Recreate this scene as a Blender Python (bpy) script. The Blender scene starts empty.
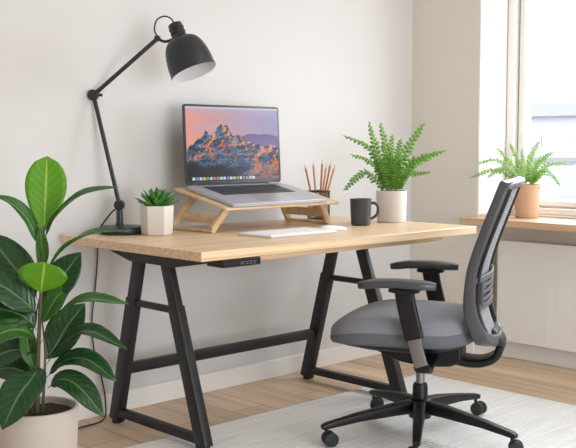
import bpy, bmesh, math, random
from mathutils import Vector, Matrix, noise
random.seed(7)
PI = math.pi
R = math.radians
S = bpy.context.scene
COL = S.collection
def V(*a): return Vector(a)

# ------------------------------------------------------------------ camera
CAMZ = 1.08; FPX = 986.0; YAW = R(46.33); PITCH = R(4.565)
cd_ = bpy.data.cameras.new('camera'); cam = bpy.data.objects.new('camera', cd_); COL.objects.link(cam)
cam.location = (0, 0, CAMZ); cam.rotation_euler = (PI/2-PITCH, 0, YAW-PI/2)
cd_.sensor_width = 36; cd_.lens = FPX/576*36; cd_.clip_start = .05; cd_.clip_end = 300
S.camera = cam
# ------------------------------------------------------------------ world, light, exposure
w = bpy.data.worlds.new('sky'); S.world = w; w.use_nodes = True
nt = w.node_tree; bg = nt.nodes['Background']
tc = nt.nodes.new('ShaderNodeTexCoord'); sx = nt.nodes.new('ShaderNodeSeparateXYZ'); cr = nt.nodes.new('ShaderNodeValToRGB')
nt.links.new(tc.outputs['Generated'], sx.inputs[0]); nt.links.new(sx.outputs['Z'], cr.inputs[0]); nt.links.new(cr.outputs[0], bg.inputs[0])
cr.color_ramp.elements[0].position = 0; cr.color_ramp.elements[0].color = (.93, .94, .96, 1)
cr.color_ramp.elements[1].position = .8; cr.color_ramp.elements[1].color = (.90, .94, 1.0, 1)
bg.inputs[1].default_value = 5.6

def area(name, loc, target, sx_, sy_, power, col=(1, 1, 1), portal=False):
    l = bpy.data.lights.new(name, 'AREA'); l.shape = 'RECTANGLE'; l.size = sx_; l.size_y = sy_; l.energy = power; l.color = col
    o = bpy.data.objects.new(name, l); COL.objects.link(o); o.location = loc
    d = (Vector(target)-Vector(loc)); o.rotation_euler = d.to_track_quat('-Z', 'Z').to_euler()
    if portal: l.cycles.is_portal = True
    return o
area('window_portal', (4.55, 2.0, 1.55), (0, 2.0, 1.55), 1.8, 1.5, 10, portal=True)
area('rear_window_daylight', (1.6, -2.05, .95), (1.8, 3, .5), 2.4, 1.8, 76, (.92, .97, 1.04))
area('ceiling_fill_light', (3.0, 1.2, 2.57), (3.0, 1.2, 0), 1.4, 1.4, 8, (.94, .98, 1.03))  # added fill light below the ceiling to brighten rug and floor, no fixture
S.view_settings.view_transform = 'Standard'; S.view_settings.look = 'None'
S.view_settings.gamma = 1; S.view_settings.use_curve_mapping = False
S.view_settings.exposure = 0.46

# ------------------------------------------------------------------ helpers
def srgb(r, g, b):
    f = lambda c: (c/255/12.92 if c/255 <= .04045 else ((c/255+.055)/1.055)**2.4)
    return (f(r), f(g), f(b), 1)
def mat(name, col, rough=.5, metal=0, spec=.5, bump=0, bscale=40, var=0, vscale=6, coat=0):
    m = bpy.data.materials.new(name); m.use_nodes = True
    t = m.node_tree; b = t.nodes['Principled BSDF']
    b.inputs['Base Color'].default_value = col; b.inputs['Roughness'].default_value = rough
    b.inputs['Metallic'].default_value = metal; b.inputs['Specular IOR Level'].default_value = spec
    b.inputs['Coat Weight'].default_value = coat
    if var or bump:
        co = t.nodes.new('ShaderNodeTexCoord')
    if var:
        n = t.nodes.new('ShaderNodeTexNoise'); n.inputs['Scale'].default_value = vscale; n.inputs['Detail'].default_value = 5
        mx = t.nodes.new('ShaderNodeMix'); mx.data_type = 'RGBA'
        t.links.new(co.outputs['Object'], n.inputs['Vector']); t.links.new(n.outputs['Fac'], mx.inputs['Factor'])
        mx.inputs['A'].default_value = tuple(c*(1-var) for c in col[:3])+(1,)
        mx.inputs['B'].default_value = tuple(min(1, c*(1+var)) for c in col[:3])+(1,)
        t.links.new(mx.outputs['Result'], b.inputs['Base Color'])
    if bump:
        n = t.nodes.new('ShaderNodeTexNoise'); n.inputs['Scale'].default_value = bscale; n.inputs['Detail'].default_value = 4
        bp = t.nodes.new('ShaderNodeBump'); bp.inputs['Strength'].default_value = bump; bp.inputs['Distance'].default_value = .01
        t.links.new(co.outputs['Object'], n.inputs['Vector']); t.links.new(n.outputs['Fac'], bp.inputs['Height']); t.links.new(bp.outputs[0], b.inputs['Normal'])
    return m
def wood(name, c1, c2, scale, rough=.45, planks=None, bump=.05):
    """grain stretched along one axis; scale = (sx,sy,sz) of the grain noise; planks=(length,width) -> plank floor along Y"""
    m = bpy.data.materials.new(name); m.use_nodes = True; t = m.node_tree; b = t.nodes['Principled BSDF']; L = t.links.new
    co = t.nodes.new('ShaderNodeTexCoord'); mp = t.nodes.new('ShaderNodeMapping'); mp.inputs['Scale'].default_value = scale
    L(co.outputs['Object'], mp.inputs['Vector'])
    n = t.nodes.new('ShaderNodeTexNoise'); n.inputs['Scale'].default_value = 1; n.inputs['Detail'].default_value = 6; n.inputs['Distortion'].default_value = .6
    L(mp.outputs[0], n.inputs['Vector'])
    r = t.nodes.new('ShaderNodeValToRGB'); r.color_ramp.elements[0].position = .33; r.color_ramp.elements[0].color = c1
    r.color_ramp.elements[1].position = .66; r.color_ramp.elements[1].color = c2
    L(n.outputs['Fac'], r.inputs[0]); out = r.outputs[0]
    if planks:
        mp2 = t.nodes.new('ShaderNodeMapping'); mp2.inputs['Rotation'].default_value = (0, 0, PI/2); L(co.outputs['Object'], mp2.inputs['Vector'])
        bk = t.nodes.new('ShaderNodeTexBrick'); bk.inputs['Scale'].default_value = 1; bk.inputs['Brick Width'].default_value = planks[0]; bk.inputs['Row Height'].default_value = planks[1]
        bk.inputs['Mortar Size'].default_value = .0022; bk.inputs['Mortar Smooth'].default_value = .3; bk.offset = .37
        bk.inputs['Color1'].default_value = (.80, .80, .80, 1); bk.inputs['Color2'].default_value = (1.06, 1.06, 1.06, 1); bk.inputs['Mortar'].default_value = (.42, .40, .38, 1)
        L(mp2.outputs[0], bk.inputs['Vector'])
        mx = t.nodes.new('ShaderNodeMix'); mx.data_type = 'RGBA'; mx.blend_type = 'MULTIPLY'; mx.inputs['Factor'].default_value = 1
        L(out, mx.inputs['A']); L(bk.outputs['Color'], mx.inputs['B']); out = mx.outputs['Result']
    L(out, b.inputs['Base Color']); b.inputs['Roughness'].default_value = rough
    bp = t.nodes.new('ShaderNodeBump'); bp.inputs['Strength'].default_value = bump; bp.inputs['Distance'].default_value = .004
    L(n.outputs['Fac'], bp.inputs['Height']); L(bp.outputs[0], b.inputs['Normal'])
    return m

def box(bm, lo, hi, M=None):
    x0, y0, z0 = lo; x1, y1, z1 = hi
    vs = [bm.verts.new(p) for p in ((x0,y0,z0),(x1,y0,z0),(x1,y1,z0),(x0,y1,z0),(x0,y0,z1),(x1,y0,z1),(x1,y1,z1),(x0,y1,z1))]
    for f in ((0,3,2,1),(4,5,6,7),(0,1,5,4),(1,2,6,5),(2,3,7,6),(3,0,4,7)): bm.faces.new([vs[i] for i in f])
    if M: bmesh.ops.transform(bm, matrix=M, verts=vs)
    return vs
def frame_of(t, hint):
    t = t.normalized(); s = t.cross(hint)
    if s.length < 1e-4: s = t.cross(V(0, 1, 0) if abs(t.y) < .9 else V(1, 0, 0))
    s.normalize(); return s, s.cross(t).normalized()
def sweep(bm, pts, sect, hint=V(0, 0, 1), closed=False, scales=None):
    """sweep a 2D section (list of (a,b): a along side, b along up) along pts"""
    n = len(pts); rings = []
    for i, p in enumerate(pts):
        a = pts[(i-1) % n] if (closed or i > 0) else p; b = pts[(i+1) % n] if (closed or i < n-1) else p
        s, u = frame_of(Vector(b)-Vector(a), hint)
        k = scales[i] if scales else 1
        if not isinstance(k, (tuple, list)): k = (k, k)
        rings.append([bm.verts.new(Vector(p)+s*x*k[0]+u*y*k[1]) for x, y in sect])
    m = len(sect)
    for i in range(n if closed else n-1):
        A, B = rings[i], rings[(i+1) % n]
        for j in range(m): bm.faces.new((A[j], A[(j+1) % m], B[(j+1) % m], B[j]))
    if not closed:
        bm.faces.new(list(reversed(rings[0]))); bm.faces.new(rings[-1])
def circ(r, n=12, r2=None): return [(r*math.cos(2*PI*i/n), (r2 or r)*math.sin(2*PI*i/n)) for i in range(n)]
def rrect(w, h, c, n=3):
    o = []
    for cx, cy, a in ((w/2-c, h/2-c, 0), (-w/2+c, h/2-c, 90), (-w/2+c, -h/2+c, 180), (w/2-c, -h/2+c, 270)):
        for k in range(n+1):
            t = R(a+90*k/n); o.append((cx+c*math.cos(t), cy+c*math.sin(t)))
    return o
def tube(bm, pts, r, n=10, hint=V(0, 0, 1), closed=False): sweep(bm, pts, circ(r, n), hint, closed)
def bar(bm, a, b, w, h, hint=V(0, 0, 1), c=.003): sweep(bm, [Vector(a), Vector(b)], rrect(w, h, c, 2), hint)
def lathe(bm, prof, n=40, M=None, cap=False):
    rings = []; vs = []
    for r, z in prof:
        if r < 1e-6: v = bm.verts.new((0, 0, z)); rings.append([v]); vs.append(v)
        else:
            ring = [bm.verts.new((r*math.cos(2*PI*i/n), r*math.sin(2*PI*i/n), z)) for i in range(n)]; rings.append(ring); vs += ring
    for A, B in zip(rings, rings[1:]):
        for i in range(n):
            j = (i+1) % n
            if len(A) == 1 and len(B) == 1: continue
            if len(A) == 1: bm.faces.new((A[0], B[i], B[j]))
            elif len(B) == 1: bm.faces.new((A[i], A[j], B[0]))
            else: bm.faces.new((A[i], A[j], B[j], B[i]))
    if M: bmesh.ops.transform(bm, matrix=M, verts=vs)
def prism(bm, poly, depth, M):
    """poly in local XY extruded +-depth/2 in local Z, then transformed"""
    a = [bm.verts.new(M @ V(x, y, -depth/2)) for x, y in poly]; b = [bm.verts.new(M @ V(x, y, depth/2)) for x, y in poly]
    bm.faces.new(list(reversed(a))); bm.faces.new(b)
    n = len(poly)
    for i in range(n): bm.faces.new((a[i], a[(i+1) % n], b[(i+1) % n], b[i]))
def catmull(pts, k=6):
    P = [Vector(p) for p in pts]; P = [2*P[0]-P[1]]+P+[2*P[-1]-P[-2]]; out = []
    for i in range(1, len(P)-2):
        for j in range(k):
            t = j/k; a, b, c, d = P[i-1], P[i], P[i+1], P[i+2]
            out.append(.5*((2*b)+(c-a)*t+(2*a-5*b+4*c-d)*t*t+(3*b-a-3*c+d)*t**3))
    out.append(P[-2]); return out
def catmull_closed(pts, k=6):
    P = [Vector(p) for p in pts]; n = len(P); out = []
    for i in range(n):
        a, b, c, d = P[i-1], P[i], P[(i+1) % n], P[(i+2) % n]
        for j in range(k):
            t = j/k; out.append(.5*((2*b)+(c-a)*t+(2*a-5*b+4*c-d)*t*t+(3*b-a-3*c+d)*t**3))
    return out
BM = bmesh.new
MW = {}
def obj(name, bm, m, parent=None, origin=None, local=False, bevel=0, bseg=2, sharp=38, sub=0, solid=0):
    """link bm as one mesh; coordinates are world unless local; origin shifts a top-level mesh's origin"""
    bmesh.ops.recalc_face_normals(bm, faces=bm.faces) if not solid else None
    if not local:
        if parent is not None and parent in MW: bmesh.ops.transform(bm, matrix=MW[parent].inverted(), verts=bm.verts)
        elif origin is not None: bmesh.ops.translate(bm, vec=-Vector(origin), verts=bm.verts)
    me = bpy.data.meshes.new(name); bm.to_mesh(me); bm.free()
    o = bpy.data.objects.new(name, me); COL.objects.link(o)
    for mm in (m if isinstance(m, (list, tuple)) else [m]): me.materials.append(mm)
    me.shade_smooth(); me.set_sharp_from_angle(angle=R(sharp))
    if parent is not None:
        o.parent = parent; MW[o] = MW.get(parent, Matrix())
    else:
        if origin is not None: o.location = origin
        MW[o] = Matrix.Translation(o.location)
    if solid:
        s = o.modifiers.new('solid', 'SOLIDIFY'); s.thickness = solid; s.offset = 0
    if bevel:
        b = o.modifiers.new('bevel', 'BEVEL'); b.width = bevel; b.segments = bseg; b.limit_method = 'ANGLE'; b.angle_limit = R(35)
    if sub:
        b = o.modifiers.new('sub', 'SUBSURF'); b.levels = sub; b.render_levels = sub
    return o
def thing(name, label, cat, loc=(0, 0, 0), rotz=0, group=None):
    o = bpy.data.objects.new(name, None); COL.objects.link(o); o.empty_display_size = .05
    o.location = loc; o.rotation_euler = (0, 0, rotz); MW[o] = Matrix.Translation(loc) @ Matrix.Rotation(rotz, 4, 'Z')
    return tag(o, label, cat, group)
def tag(o, label, cat, group=None):
    o['label'] = label; o['category'] = cat
    if group: o['group'] = group
    return o
def struct(name, bm, m, **k):
    o = obj(name, bm, m, **k); o['kind'] = 'structure'; return o
# sight lines of the photograph's viewpoint, used only to work out where in the room a point stands
_c, _s = math.cos, math.sin
FW = V(_c(YAW)*_c(PITCH), _s(YAW)*_c(PITCH), -_s(PITCH)); RT = V(_s(YAW), -_c(YAW), 0); UP = RT.cross(FW)
def at(u, v, D): return V(0, 0, CAMZ)+(FW+RT*((u-288)/FPX)-UP*((v-224)/FPX))*D
def depth(p): return (Vector(p)-V(0, 0, CAMZ)).dot(FW)

# ------------------------------------------------------------------ materials
M_wall = mat('warm_white_plaster', srgb(217, 216, 215), .9, bump=.04, bscale=120, var=.015, vscale=1.5)
M_wall2 = mat('backlit_tint_plaster', srgb(225, 218, 206), .9, bump=.04, bscale=120, var=.015, vscale=1.5)  # beige tint puts the window wall's backlit shade and bounce into its colour
M_white = mat('white_paint', srgb(240, 238, 234), .5)
M_jamb = mat('jamb_paint', srgb(245, 243, 240), .7)
M_ceil = mat('ceiling_paint', srgb(240, 238, 234), .9)
M_floor = wood('oak_floor', srgb(214, 182, 150), srgb(242, 216, 184), (14, 1.3, 14), .42, planks=(1.5, .17))
M_desk = wood('oak_desktop', srgb(214, 180, 140), srgb(242, 216, 180), (1.3, 80, 80), .38, bump=.015)
M_sill = wood('oak_sill', srgb(196, 158, 124), srgb(216, 182, 148), (26, 2.2, 26), .4)
M_riser = wood('bamboo_riser', srgb(208, 174, 134), srgb(230, 202, 164), (5, 30, 30), .45)
M_black = mat('black_powder_coat', srgb(28, 28, 31), .45, bump=.03, bscale=300)
M_plast = mat('dark_plastic', srgb(20, 21, 23), .42, 0, .35, bump=.05, bscale=400)
M_plast2 = mat('grey_plastic', srgb(82, 85, 90), .34)
M_pad = mat('arm_pad_plastic', srgb(66, 69, 74), .32)
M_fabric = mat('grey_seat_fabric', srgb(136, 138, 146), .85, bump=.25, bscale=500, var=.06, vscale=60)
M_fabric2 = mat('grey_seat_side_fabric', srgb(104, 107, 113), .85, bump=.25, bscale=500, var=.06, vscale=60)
M_chrome = mat('brushed_steel', srgb(140, 141, 146), .36, metal=1)
M_alu = mat('laptop_aluminium', srgb(186, 187, 194), .4, metal=.35)
M_key = mat('black_keys', srgb(42, 43, 50), .5)
M_lamp = mat('lamp_dark_metal', srgb(50, 53, 58), .34, metal=.3)
M_lampin = mat('lamp_inside_enamel', srgb(228, 228, 230), .4)
M_cord = mat('black_cord', srgb(42, 40, 40), .6)
M_mug = mat('charcoal_stoneware', srgb(68, 68, 72), .45, bump=.05, bscale=80)
M_pot = mat('matte_white_ceramic', srgb(226, 220, 212), .7, bump=.08, bscale=60, var=.02, vscale=20)
M_terra = mat('terracotta', srgb(200, 162, 132), .8, bump=.08, bscale=60, var=.05, vscale=15)
M_soil = mat('soil', srgb(62, 48, 38), .95, bump=1, bscale=90, var=.4, vscale=70)
M_pencil = mat('pencil_wood', srgb(206, 146, 100), .55)
M_pencil2 = mat('pencil_brown', srgb(178, 116, 78), .5)
M_graph = mat('pencil_tip', srgb(60, 50, 46), .5)
M_keyb = mat('white_keyboard', srgb(232, 232, 234), .4)
M_keyc = mat('white_keycaps', srgb(246, 246, 247), .45)
M_rub = mat('rubber', srgb(40, 40, 42), .7)
M_led = mat('control_marks', srgb(150, 160, 172), .4)
M_stem = mat('plant_stem', srgb(98, 92, 58), .6, var=.2, vscale=40)

def leafmat(name, dark, light, vein, veins=9, rough=.32, vw=.5, trans=.15):
    m = bpy.data.materials.new(name); m.use_nodes = True; t = m.node_tree; b = t.nodes['Principled BSDF']; L = t.links.new
    uv = t.nodes.new('ShaderNodeUVMap'); sp = t.nodes.new('ShaderNodeSeparateXYZ'); L(uv.outputs[0], sp.inputs[0])
    def mth(op, a, b_=None, c=None):
        n = t.nodes.new('ShaderNodeMath'); n.operation = op
        for i, x in enumerate((a, b_, c)):
            if x is None: continue
            if isinstance(x, (int, float)): n.inputs[i].default_value = x
            else: L(x, n.inputs[i])
        return n.outputs[0]
    au = mth('ABSOLUTE', mth('SUBTRACT', sp.outputs['X'], .5))
    mid = mth('LESS_THAN', au, .028)
    ph = mth('MULTIPLY', mth('SUBTRACT', sp.outputs['Y'], mth('MULTIPLY', au, .45)), veins)
    fr = mth('ABSOLUTE', mth('SUBTRACT', mth('FRACT', ph), .5))
    sv = mth('MULTIPLY', mth('SUBTRACT', 1, mth('MINIMUM', mth('MULTIPLY', fr, 9), 1)), vw)
    fac = mth('MAXIMUM', mid, sv)
    n = t.nodes.new('ShaderNodeTexNoise'); n.inputs['Scale'].default_value = 14; co = t.nodes.new('ShaderNodeTexCoord'); L(co.outputs['Object'], n.inputs['Vector'])
    m1 = t.nodes.new('ShaderNodeMix'); m1.data_type = 'RGBA'; m1.inputs['A'].default_value = dark; m1.inputs['B'].default_value = light; L(n.outputs['Fac'], m1.inputs['Factor'])
    m2 = t.nodes.new('ShaderNodeMix'); m2.data_type = 'RGBA'; L(m1.outputs['Result'], m2.inputs['A']); m2.inputs['B'].default_value = vein; L(fac, m2.inputs['Factor'])
    L(m2.outputs['Result'], b.inputs['Base Color']); b.inputs['Roughness'].default_value = rough
    bp = t.nodes.new('ShaderNodeBump'); bp.inputs['Strength'].default_value = .35; bp.inputs['Distance'].default_value = .004; L(fr, bp.inputs['Height']); L(bp.outputs[0], b.inputs['Normal'])
    if trans:
        tr = t.nodes.new('ShaderNodeBsdfTranslucent'); L(m2.outputs['Result'], tr.inputs[0]); ms = t.nodes.new('ShaderNodeMixShader'); ms.inputs[0].default_value = trans
        L(b.outputs[0], ms.inputs[1]); L(tr.outputs[0], ms.inputs[2]); L(ms.outputs[0], t.nodes['Material Output'].inputs[0])
    return m
M_leafD = leafmat('dark_leaf', srgb(22, 58, 28), srgb(44, 92, 42), srgb(96, 138, 86), 9, .27, .24)
M_leafM = leafmat('mid_leaf', srgb(40, 92, 30), srgb(70, 124, 46), srgb(126, 166, 96), 9, .27, .24)
M_leafL = leafmat('young_leaf', srgb(88, 158, 26), srgb(122, 188, 44), srgb(176, 216, 96), 10, .35, .3, .3)
M_succ = leafmat('succulent_leaf', srgb(48, 112, 40), srgb(92, 158, 70), srgb(110, 170, 80), 1, .45, 0)
M_fern = leafmat('fern_leaflet', srgb(84, 150, 42), srgb(148, 200, 78), srgb(160, 206, 96), 1, .45, 0, .35)
M_fern2 = leafmat('pale_fern_leaflet', srgb(128, 176, 74), srgb(180, 214, 120), srgb(186, 218, 130), 1, .5, 0, .5)

# ------------------------------------------------------------------ the room
WY = 3.33; WX = 4.08; NX = 4.25; FX = 4.31; JY = 2.905; WY0 = 1.15; ZT = 2.25; XL = -1.6; YR = -2.2; ZC = 2.6
b = BM(); box(b, (XL-.15, YR-.15, -.15), (4.6, WY+.15, 0)); struct('floor', b, M_floor)
b = BM(); box(b, (XL-.15, YR-.15, ZC), (4.6, WY+.15, ZC+.12)); struct('ceiling', b, M_ceil)
b = BM(); box(b, (XL-.15, WY, 0), (4.6, WY+.15, ZC)); struct('wall_back', b, M_wall)
b = BM(); box(b, (XL-.15, YR-.15, 0), (XL, WY, ZC)); struct('wall_left', b, M_wall)
b = BM(); box(b, (XL, YR-.15, 0), (4.6, YR, ZC)); struct('wall_front', b, M_wall)
# window wall: pier, niche under the sill, opening, wall beyond
b = BM()
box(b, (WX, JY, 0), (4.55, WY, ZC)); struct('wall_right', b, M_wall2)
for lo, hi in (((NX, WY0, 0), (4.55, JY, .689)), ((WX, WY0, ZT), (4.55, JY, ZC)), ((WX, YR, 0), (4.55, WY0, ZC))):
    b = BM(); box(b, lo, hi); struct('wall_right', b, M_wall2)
b = BM(); box(b, (WX+.004, JY-.006, .735), (FX, JY+.0, ZT)); struct('trim_1', b, M_jamb)       # bright painted reveal
# baseboards
def skirting(bm, lo, hi): box(bm, lo, hi)
b = BM(); box(b, (XL, WY-.014, 0), (WX, WY, .085)); struct('baseboard_back', b, M_white, bevel=.004)
b = BM(); box(b, (WX-.014, JY, 0), (WX, WY-.014, .085)); box(b, (NX-.014, WY0, 0), (NX, JY, .085)); struct('baseboard_right', b, M_white, bevel=.004)
# window frame
b = BM()
for lo, hi in (((FX, JY-.050, .735), (FX+.075, JY-.006, ZT)), ((FX, WY0, .735), (FX+.075, WY0+.07, ZT)), ((FX, WY0+.07, .735), (FX+.075, JY-.050, .768)), ((FX, WY0+.07, ZT-.07), (FX+.075, JY-.050, ZT))): box(b, lo, hi)
wf = struct('window_1', b, M_white, bevel=.006)
b = BM()
y1 = JY-.060; y0 = WY0+.085
for lo, hi in (((FX+.03, y1-.032, .777), (FX+.085, y1, ZT-.085)), ((FX+.03, y0, .777), (FX+.085, y0+.045, ZT-.085)), ((FX+.03, y0+.045, .777), (FX+.085, y1-.032, .805)), ((FX+.03, y0+.045, ZT-.13), (FX+.085, y1-.032, ZT-.085))): box(b, lo, hi)
# gasket strips between frame and sash
box(b, (FX+.045, JY-.062, .77), (FX+.08, JY-.049, ZT-.07)); box(b, (FX+.045, WY0+.069, .77), (FX+.08, WY0+.087, ZT-.07)); box(b, (FX+.045, WY0+.07, .767), (FX+.08, JY-.050, .778)); box(b, (FX+.045, WY0+.07, ZT-.086), (FX+.08, JY-.050, ZT-.069))
obj('sash', b, M_white, wf, bevel=.004)
g = bpy.data.materials.new('window_glass'); g.use_nodes = True; t = g.node_tree; t.nodes.remove(t.nodes['Principled BSDF'])
tr = t.nodes.new('ShaderNodeBsdfTransparent'); gl = t.nodes.new('ShaderNodeBsdfGlossy'); gl.inputs['Roughness'].default_value = .02; lw = t.nodes.new('ShaderNodeLayerWeight'); lw.inputs[0].default_value = .5; fz = t.nodes.new('ShaderNodeMath'); fz.operation = 'POWER'; fz.inputs[1].default_value = 5; t.links.new(lw.outputs['Facing'], fz.inputs[0]); ms = t.nodes.new('ShaderNodeMixShader')
tr.inputs[0].default_value = (.97, .98, .985, 1)
t.links.new(fz.outputs[0], ms.inputs[0]); t.links.new(tr.outputs[0], ms.inputs[1]); t.links.new(gl.outputs[0], ms.inputs[2]); t.links.new(ms.outputs[0], t.nodes['Material Output'].inputs[0])
b = BM(); box(b, (FX+.055, y0+.04, .80), (FX+.061, y1-.04, ZT-.125)); obj('pane', b, g, wf)
b = BM(); box(b, (FX-.012, WY0, .724), (FX+.08, JY, .7351)); struct('trim_2', b, M_white, bevel=.004)   # bottom fillet on the sill
# wooden sill
b = BM(); box(b, (3.97, JY-.001, .690), (WX, JY+.028, .724)); box(b, (3.97, WY0-.03, .690), (WX, JY, .724)); box(b, (WX-.002, WY0, .690), (FX+.08, JY-.0005, .724))
o = struct('trim_3', b, M_sill, bevel=.004)
# ------------------------------------------------------------------ outside
M_bld = mat('pale_render', srgb(132, 133, 138), .9); M_bwin = mat('building_window', srgb(114, 115, 119), .4); M_band = mat('building_band', srgb(111, 112, 118), .7); M_bld2 = mat('pale_render_wing', srgb(100, 102, 106), .9)
def fx(x, y): return (x, y)
bld = thing('apartment_building', 'pale hazy apartment block seen through the window glass', 'building', (34, 16, -9))
b = BM(); box(b, (34, 4, -9), (46, 30, 2.2)); obj('wall', b, M_bld, bld)
b = BM(); box(b, (33.7, 4, 2.2), (46, 30, 2.7)); obj('roof_band', b, M_band, bld)
b = BM(); box(b, (33.85, 4, .45), (34.2, 30, .6)); obj('ledge', b, M_bld2, bld)
for i in range(9):
    for (za, zb) in ((1.0, 1.5), (-.9, 0), (-2.9, -2.0)):
        yy = 5+i*2.7+(.5 if za < 0 else 0)
        b = BM(); box(b, (33.97, yy, za), (34.1, yy+(1.25 if za > 0 else 1.5), zb)); obj('window', b, M_bwin, bld)
b = BM(); box(b, (4.7, -120, -9.2), (160, 120, -9)); o = struct('outside_ground', b, mat('pale_paving', srgb(110, 108, 106), .9))

# ------------------------------------------------------------------ radiator
rad = thing('panel_radiator', 'white flat panel radiator on the wall under the wooden window sill', 'radiator', (4.2, 2.1, .1))
b = BM()
n = 28; yA, yB = 2.84, 1.35; pts = []
zb, zt = .10, .605
prof = []
for i in range(n*4+1):
    y = yA+(yB-yA)*i/(n*4); d = .0012*(1 if (i % 4) in (0,) else 0); prof.append((y, 4.17+d))
va = [b.verts.new((x, y, zb)) for y, x in prof]; vb = [b.verts.new((x, y, zt)) for y, x in prof]
ca = b.verts.new((4.2, yB, zb)); cb = b.verts.new((4.2, yB, zt)); cc = b.verts.new((4.2, yA, zb)); cd = b.verts.new((4.2, yA, zt))
for i in range(len(prof)-1): b.faces.new((va[i], va[i+1], vb[i+1], vb[i]))
b.faces.new((va[-1], ca, cb, vb[-1])); b.faces.new((ca, cc, cd, cb)); b.faces.new((cc, va[0], vb[0], cd))
b.faces.new([*vb, cb, cd]); b.faces.new([*reversed(va), cc, ca])
obj('front_panel', b, M_white, rad, sharp=20)
b = BM(); box(b, (4.201, yB+.02, .12), (4.235, yA-.02, .585)); obj('back_panel', b, M_white, rad)
for y in (1.6, 2.6):
    b = BM(); box(b, (4.235, y, .2), (NX-.0015, y+.03, .5)); obj('wall_bracket', b, M_white, rad)

# ------------------------------------------------------------------ rug
M_rug = bpy.data.materials.new('woven_rug'); M_rug.use_nodes = True; t = M_rug.node_tree; pb = t.nodes['Principled BSDF']; L = t.links.new
co = t.nodes.new('ShaderNodeTexCoord'); mp = t.nodes.new('ShaderNodeMapping'); mp.inputs['Scale'].default_value = (3, 60, 1); L(co.outputs['Object'], mp.inputs[0])
n1 = t.nodes.new('ShaderNodeTexNoise'); n1.inputs['Scale'].default_value = 1; n1.inputs['Detail'].default_value = 4; L(mp.outputs[0], n1.inputs[0])
n2 = t.nodes.new('ShaderNodeTexNoise'); n2.inputs['Scale'].default_value = 220; L(co.outputs['Object'], n2.inputs[0])
wv = t.nodes.new('ShaderNodeTexWave'); wv.bands_direction = 'Y'; wv.inputs['Scale'].default_value = 16; wv.inputs['Distortion'].default_value = 1.2; wv.inputs['Detail Scale'].default_value = 3; L(co.outputs['Object'], wv.inputs[0])
r_ = t.nodes.new('ShaderNodeValToRGB'); r_.color_ramp.elements[0].position = .3; r_.color_ramp.elements[0].color = srgb(236, 235, 232); r_.color_ramp.elements[1].position = .6; r_.color_ramp.elements[1].color = srgb(252, 252, 250)
ad = t.nodes.new('ShaderNodeMath'); ad.operation = 'MULTIPLY_ADD'; L(wv.outputs['Fac'], ad.inputs[0]); ad.inputs[1].default_value = .22; L(n1.outputs['Fac'], ad.inputs[2])
sb = t.nodes.new('ShaderNodeMath'); sb.operation = 'SUBTRACT'; L(ad.outputs[0], sb.inputs[0]); sb.inputs[1].default_value = .1
L(sb.outputs[0], r_.inputs[0]); L(r_.outputs[0], pb.inputs['Base Color']); pb.inputs['Roughness'].default_value = .95
a2 = t.nodes.new('ShaderNodeMath'); L(wv.outputs['Fac'], a2.inputs[0]); L(n2.outputs['Fac'], a2.inputs[1])
bp = t.nodes.new('ShaderNodeBump'); bp.inputs['Strength'].default_value = .6; bp.inputs['Distance'].default_value = .006; L(a2.outputs[0], bp.inputs['Height']); L(bp.outputs[0], pb.inputs['Normal'])
b = BM()
nx, ny = 60, 60; x0, x1, ya, yb = 1.88, 3.62, .7, 2.88; g_ = []
for j in range(ny+1):
    row = []
    for i in range(nx+1):
        x = x0+(x1-x0)*i/nx; y = ya+(yb-ya)*j/ny
        e = .004*noise.noise(V(x*6, y*6, 3))
        if j in (0, ny): y += e
        if i in (0, nx): x += e
        row.append(b.verts.new((x, y, .009+.0008*noise.noise(V(x*25, y*25, 0)))))
    g_.append(row)
for j in range(ny):
    for i in range(nx): b.faces.new((g_[j][i], g_[j][i+1], g_[j+1][i+1], g_[j+1][i]))
ed = [e for e in b.edges if e.is_boundary]
ex = bmesh.ops.extrude_edge_only(b, edges=ed)
for v in ex['geom']:
    if isinstance(v, bmesh.types.BMVert): v.co.z = .0005
tag(obj('area_rug', b, M_rug, origin=(2.75, 1.8, 0)), 'off-white ribbed woven rug on the wooden floor under the chair', 'rug')
RZ = .009

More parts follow.
